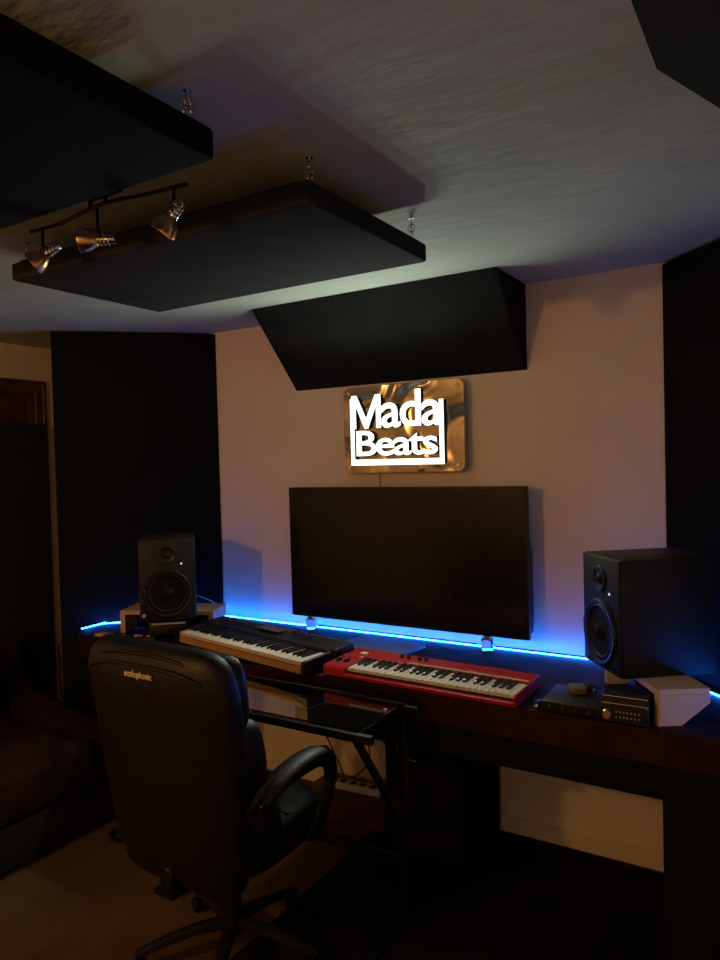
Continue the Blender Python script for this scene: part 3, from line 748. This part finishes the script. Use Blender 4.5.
# armrests: broad padded loops
for s in (-1, 1):
    bm = B(); path = [(s*.295, -.215, .655), (s*.318, -.205, .695), (s*.325, -.150, .712), (s*.325, -.06, .722), (s*.325, .05, .724), (s*.325, .115, .708), (s*.325, .145, .655), (s*.322, .130, .590), (s*.310, .100, .510), (s*.285, .08, .440)]
    sweep(bm, path, circ(.034, 10, .014), up=(s, 0.001, 0), smooth=4); ar = obj('armrest_frame', bm, 'black_plastic', ch, smooth=60)
    bm = B(); sweep(bm, [(s*.325, -.215, .690), (s*.325, -.15, .722), (s*.325, -.04, .742), (s*.325, .06, .740), (s*.325, .115, .720), (s*.325, .142, .684)], circ(.020, 12, .042), up=(s, 0.001, 0), smooth=4, scales=[.7, .95, 1, 1, 1, 1, 1, .95, .8, .6]); obj('arm_pad', bm, 'leather_black', ar, smooth=60)
    bm = B(); lathe(bm, [(.013, 0), (.012, .006), (0, .007)], (s*.322, -.205, .68), (s, 0, 0), 12); obj('bolt', bm, 'chrome', ar, smooth=40)
# mechanism and base
bm = B(); box(bm, (-.10, -.15, .355), (.10, .12, .396), .010, 2); box(bm, (-.04, -.30, .362), (.04, -.12, .380)); box(bm, (-.025, -.292, .362), (.025, -.275, .45), .006, 1)
obj('tilt_mechanism', bm, 'dark_metal', ch, smooth=40)
bm = B(); tube(bm, [(-.08, -.06, .37), (-.16, -.10, .365), (-.225, -.12, .330), (-.245, -.13, .29)], .007, 8, 4); obj('tilt_lever', bm, 'black_plastic', ch, smooth=60)
bm = B(); lathe(bm, [(.034, .085), (.034, .24), (.028, .245), (.016, .25), (.016, .356)], n=20); obj('gas_column', bm, 'dark_metal', ch, smooth=40)
for k in range(5):
    a = R(228+72*k); dx, dy = math.cos(a), math.sin(a)
    bm = B(); sweep(bm, [(dx*.02, dy*.02, .120), (dx*.12, dy*.12, .118), (dx*.22, dy*.22, .098), (dx*.315, dy*.315, .072)], [(-.022, -.012), (.022, -.012), (.020, .010), (.010, .016), (-.010, .016), (-.020, .010)], smooth=3, scales=[1.1, 1.05, 1, .95, .9, .85, .8, .75, .7]); lg = obj('base_arm', bm, 'black_plastic', ch, smooth=50)
    bm = B(); sx, sy = -dy, dx
    for s in (-1, 1):
        c = Vector((dx*.305+sx*s*.014, dy*.305+sy*s*.014, .0275)); lathe(bm, [(.0, -.008), (.024, -.008), (.0275, -.005), (.0275, .005), (.024, .008), (0, .008)], c, (sx, sy, 0), 20)
    box(bm, (dx*.305-.010, dy*.305-.010, .03), (dx*.305+.010, dy*.305+.010, .066)); obj('caster', bm, 'rubber', lg, smooth=40)

# ------------------------------------------------------------------ second chair, near the camera on the right
c2 = thing('armless_chair', 'low black upholstered chair barely visible at the bottom right of the photo', 'chair', (-.33, -1.62, .0045), R(-90))
bm = B(); loft(bm, [superring(0, 0, z, hw, hd) for z, hw, hd in ((.40, .22, .20), (.41, .245, .235), (.45, .255, .25), (.478, .245, .24), (.490, .20, .20))]); obj('seat', bm, 'leather_black', c2, smooth=180, sub=1)
bm = B(); loft(bm, [superring(0, y, z, hw, .030, bow=-.04) for z, hw, y in ((.50, .17, .25), (.54, .21, .258), (.66, .225, .275), (.78, .215, .292), (.83, .17, .300))]); obj('backrest', bm, 'leather_black', c2, smooth=180, sub=1)
bm = B(); tube(bm, [(0, .10, .385), (0, .27, .39), (0, .295, .45), (0, .300, .62)], .013, 8, 4); obj('back_support', bm, 'dark_metal', c2, smooth=60)
bm = B(); box(bm, (-.2, -.18, .372), (.2, .18, .399), .004, 1); obj('seat_frame', bm, 'dark_metal', c2, smooth=40)
for sx in (-1, 1):
    for sy in (-1, 1):
        bm = B(); cyl(bm, (sx*.21, sy*.20, 0), (sx*.17, sy*.16, .374), .011, 12, .014); obj('leg', bm, 'dark_metal', c2, smooth=40)

# ------------------------------------------------------------------ sofa along the left wall
sf = thing('sofa', 'dark reddish brown patterned sofa against the left wall', 'sofa', (-3.30, -1.60, 0))
def SF(x, y, z): return (x+3.30, y+1.60, z)
bm = B(); box(bm, SF(-3.78, -2.52, .03), SF(-2.79, -.73, .215), .015, 2); obj('base', bm, 'sofa_base', sf, smooth=40)
for y0, y1 in ((-2.34, -1.625), (-1.620, -.905)):
    bm = B(); box(bm, SF(-3.52, y0, .216), SF(-2.765, y1, .435), .055, 4); obj('seat_cushion', bm, 'sofa_fabric', sf, smooth=180)
    bm = B(); box(bm, SF(-3.70, y0, .40), SF(-3.44, y1, .760), .07, 4); obj('back_cushion', bm, 'sofa_fabric', sf, smooth=180)
bm = B(); box(bm, SF(-3.80, -2.50, .216), SF(-3.60, -.72, .765), .05, 4); obj('back_frame', bm, 'sofa_fabric', sf, smooth=180)
for y0, y1 in ((-2.53, -2.345), (-.900, -.715)):
    bm = B(); prism(bm, [(-3.78+3.30, .216), (-2.80+3.30, .216), (-2.80+3.30, .36), (-2.95+3.30, .44), (-3.5+3.30, .52), (-3.78+3.30, .70)], y0+1.60, y1+1.60, 'y'); obj('arm', bm, 'sofa_fabric', sf, bev=.04, smooth=180)
for x in (-3.7, -2.87):
    for y in (-2.44, -.80):
        bm = B(); cyl(bm, SF(x, y, 0), SF(x, y, .034), .02, 12, .025); obj('foot', bm, 'black_plastic', sf, smooth=40)

# small cable bundle with a chrome plug by the sofa corner
t = thing('cable_bundle', 'tangle of dark cable with a chrome plug on the floor by the sofa corner', 'cable', (-2.64, -.90, 0))
bm = B()
pts = [(.055*math.cos(a*.9)*(1+.25*math.sin(a*2.3)), .035*math.sin(a*.9), .006+.004*(a/6)+.003*math.sin(a*3)) for a in [i*.55 for i in range(40)]]
tube(bm, pts, .004, 6, 2); obj('cord', bm, 'rubber', t, smooth=60)
bm = B(); lathe(bm, [(.004, -.02), (.0045, -.006), (.008, -.004), (.009, .018), (.005, .022)], (.01, -.055, .0135), (1, .3, 0), 12); obj('plug', bm, 'chrome', t, smooth=40)
bm = B(); lathe(bm, [(.008, 0), (.009, .006), (.006, .010), (0, .010)], (.06, -.035, .0), n=12); obj('silver_adapter', bm, 'chrome', t, smooth=40)

# thin loop of cable hanging on the left wall between sofa and corner panel
bm = B(); tube(bm, [(-3.943, -.262, .60), (-3.943, -.268, .55), (-3.940, -.262, .48), (-3.935, -.275, .40), (-3.935, -.268, .30), (-3.938, -.245, .24), (-3.940, -.220, .32), (-3.942, -.225, .55)], .0045, 6, 6)
tag(obj('cable', bm, 'rubber', smooth=60), 'brown shadowed cable loop hanging on the left wall beside the corner panel', 'cable')

# torn scrap of paper on the wall under the desk
bm = B(); prism(bm, [(-0.965, 0.303), (-0.825, 0.278), (-0.819, 0.26), (-0.845, 0.181), (-0.873, 0.215), (-0.892, 0.225), (-0.857, 0.246), (-0.872, 0.268), (-0.94, 0.273)], -.004, -.0005, 'y')
tag(obj('paper_scrap', bm, 'label_white'), 'torn tan scrap of paper stuck on the wall in the opening under the desk', 'paper')

# shared groups for repeats of one kind
for o_ in S.objects:
    if o_.parent is None and 'category' in o_:
        k_ = o_.name.split('.')[0]
        g_ = {'studio_speaker': 'pair of studio speakers', 'ceiling_panel': 'hanging ceiling panels', 'ceiling_bass_trap': 'wedge traps at the ceiling',
              'speaker_riser': 'riser shelves under the speakers', 'acoustic_panel': 'upright acoustic panels', 'music_keyboard': 'music keyboards on the desk',
              'cable': 'loose cables'}.get(k_)
        if g_: o_['group'] = g_
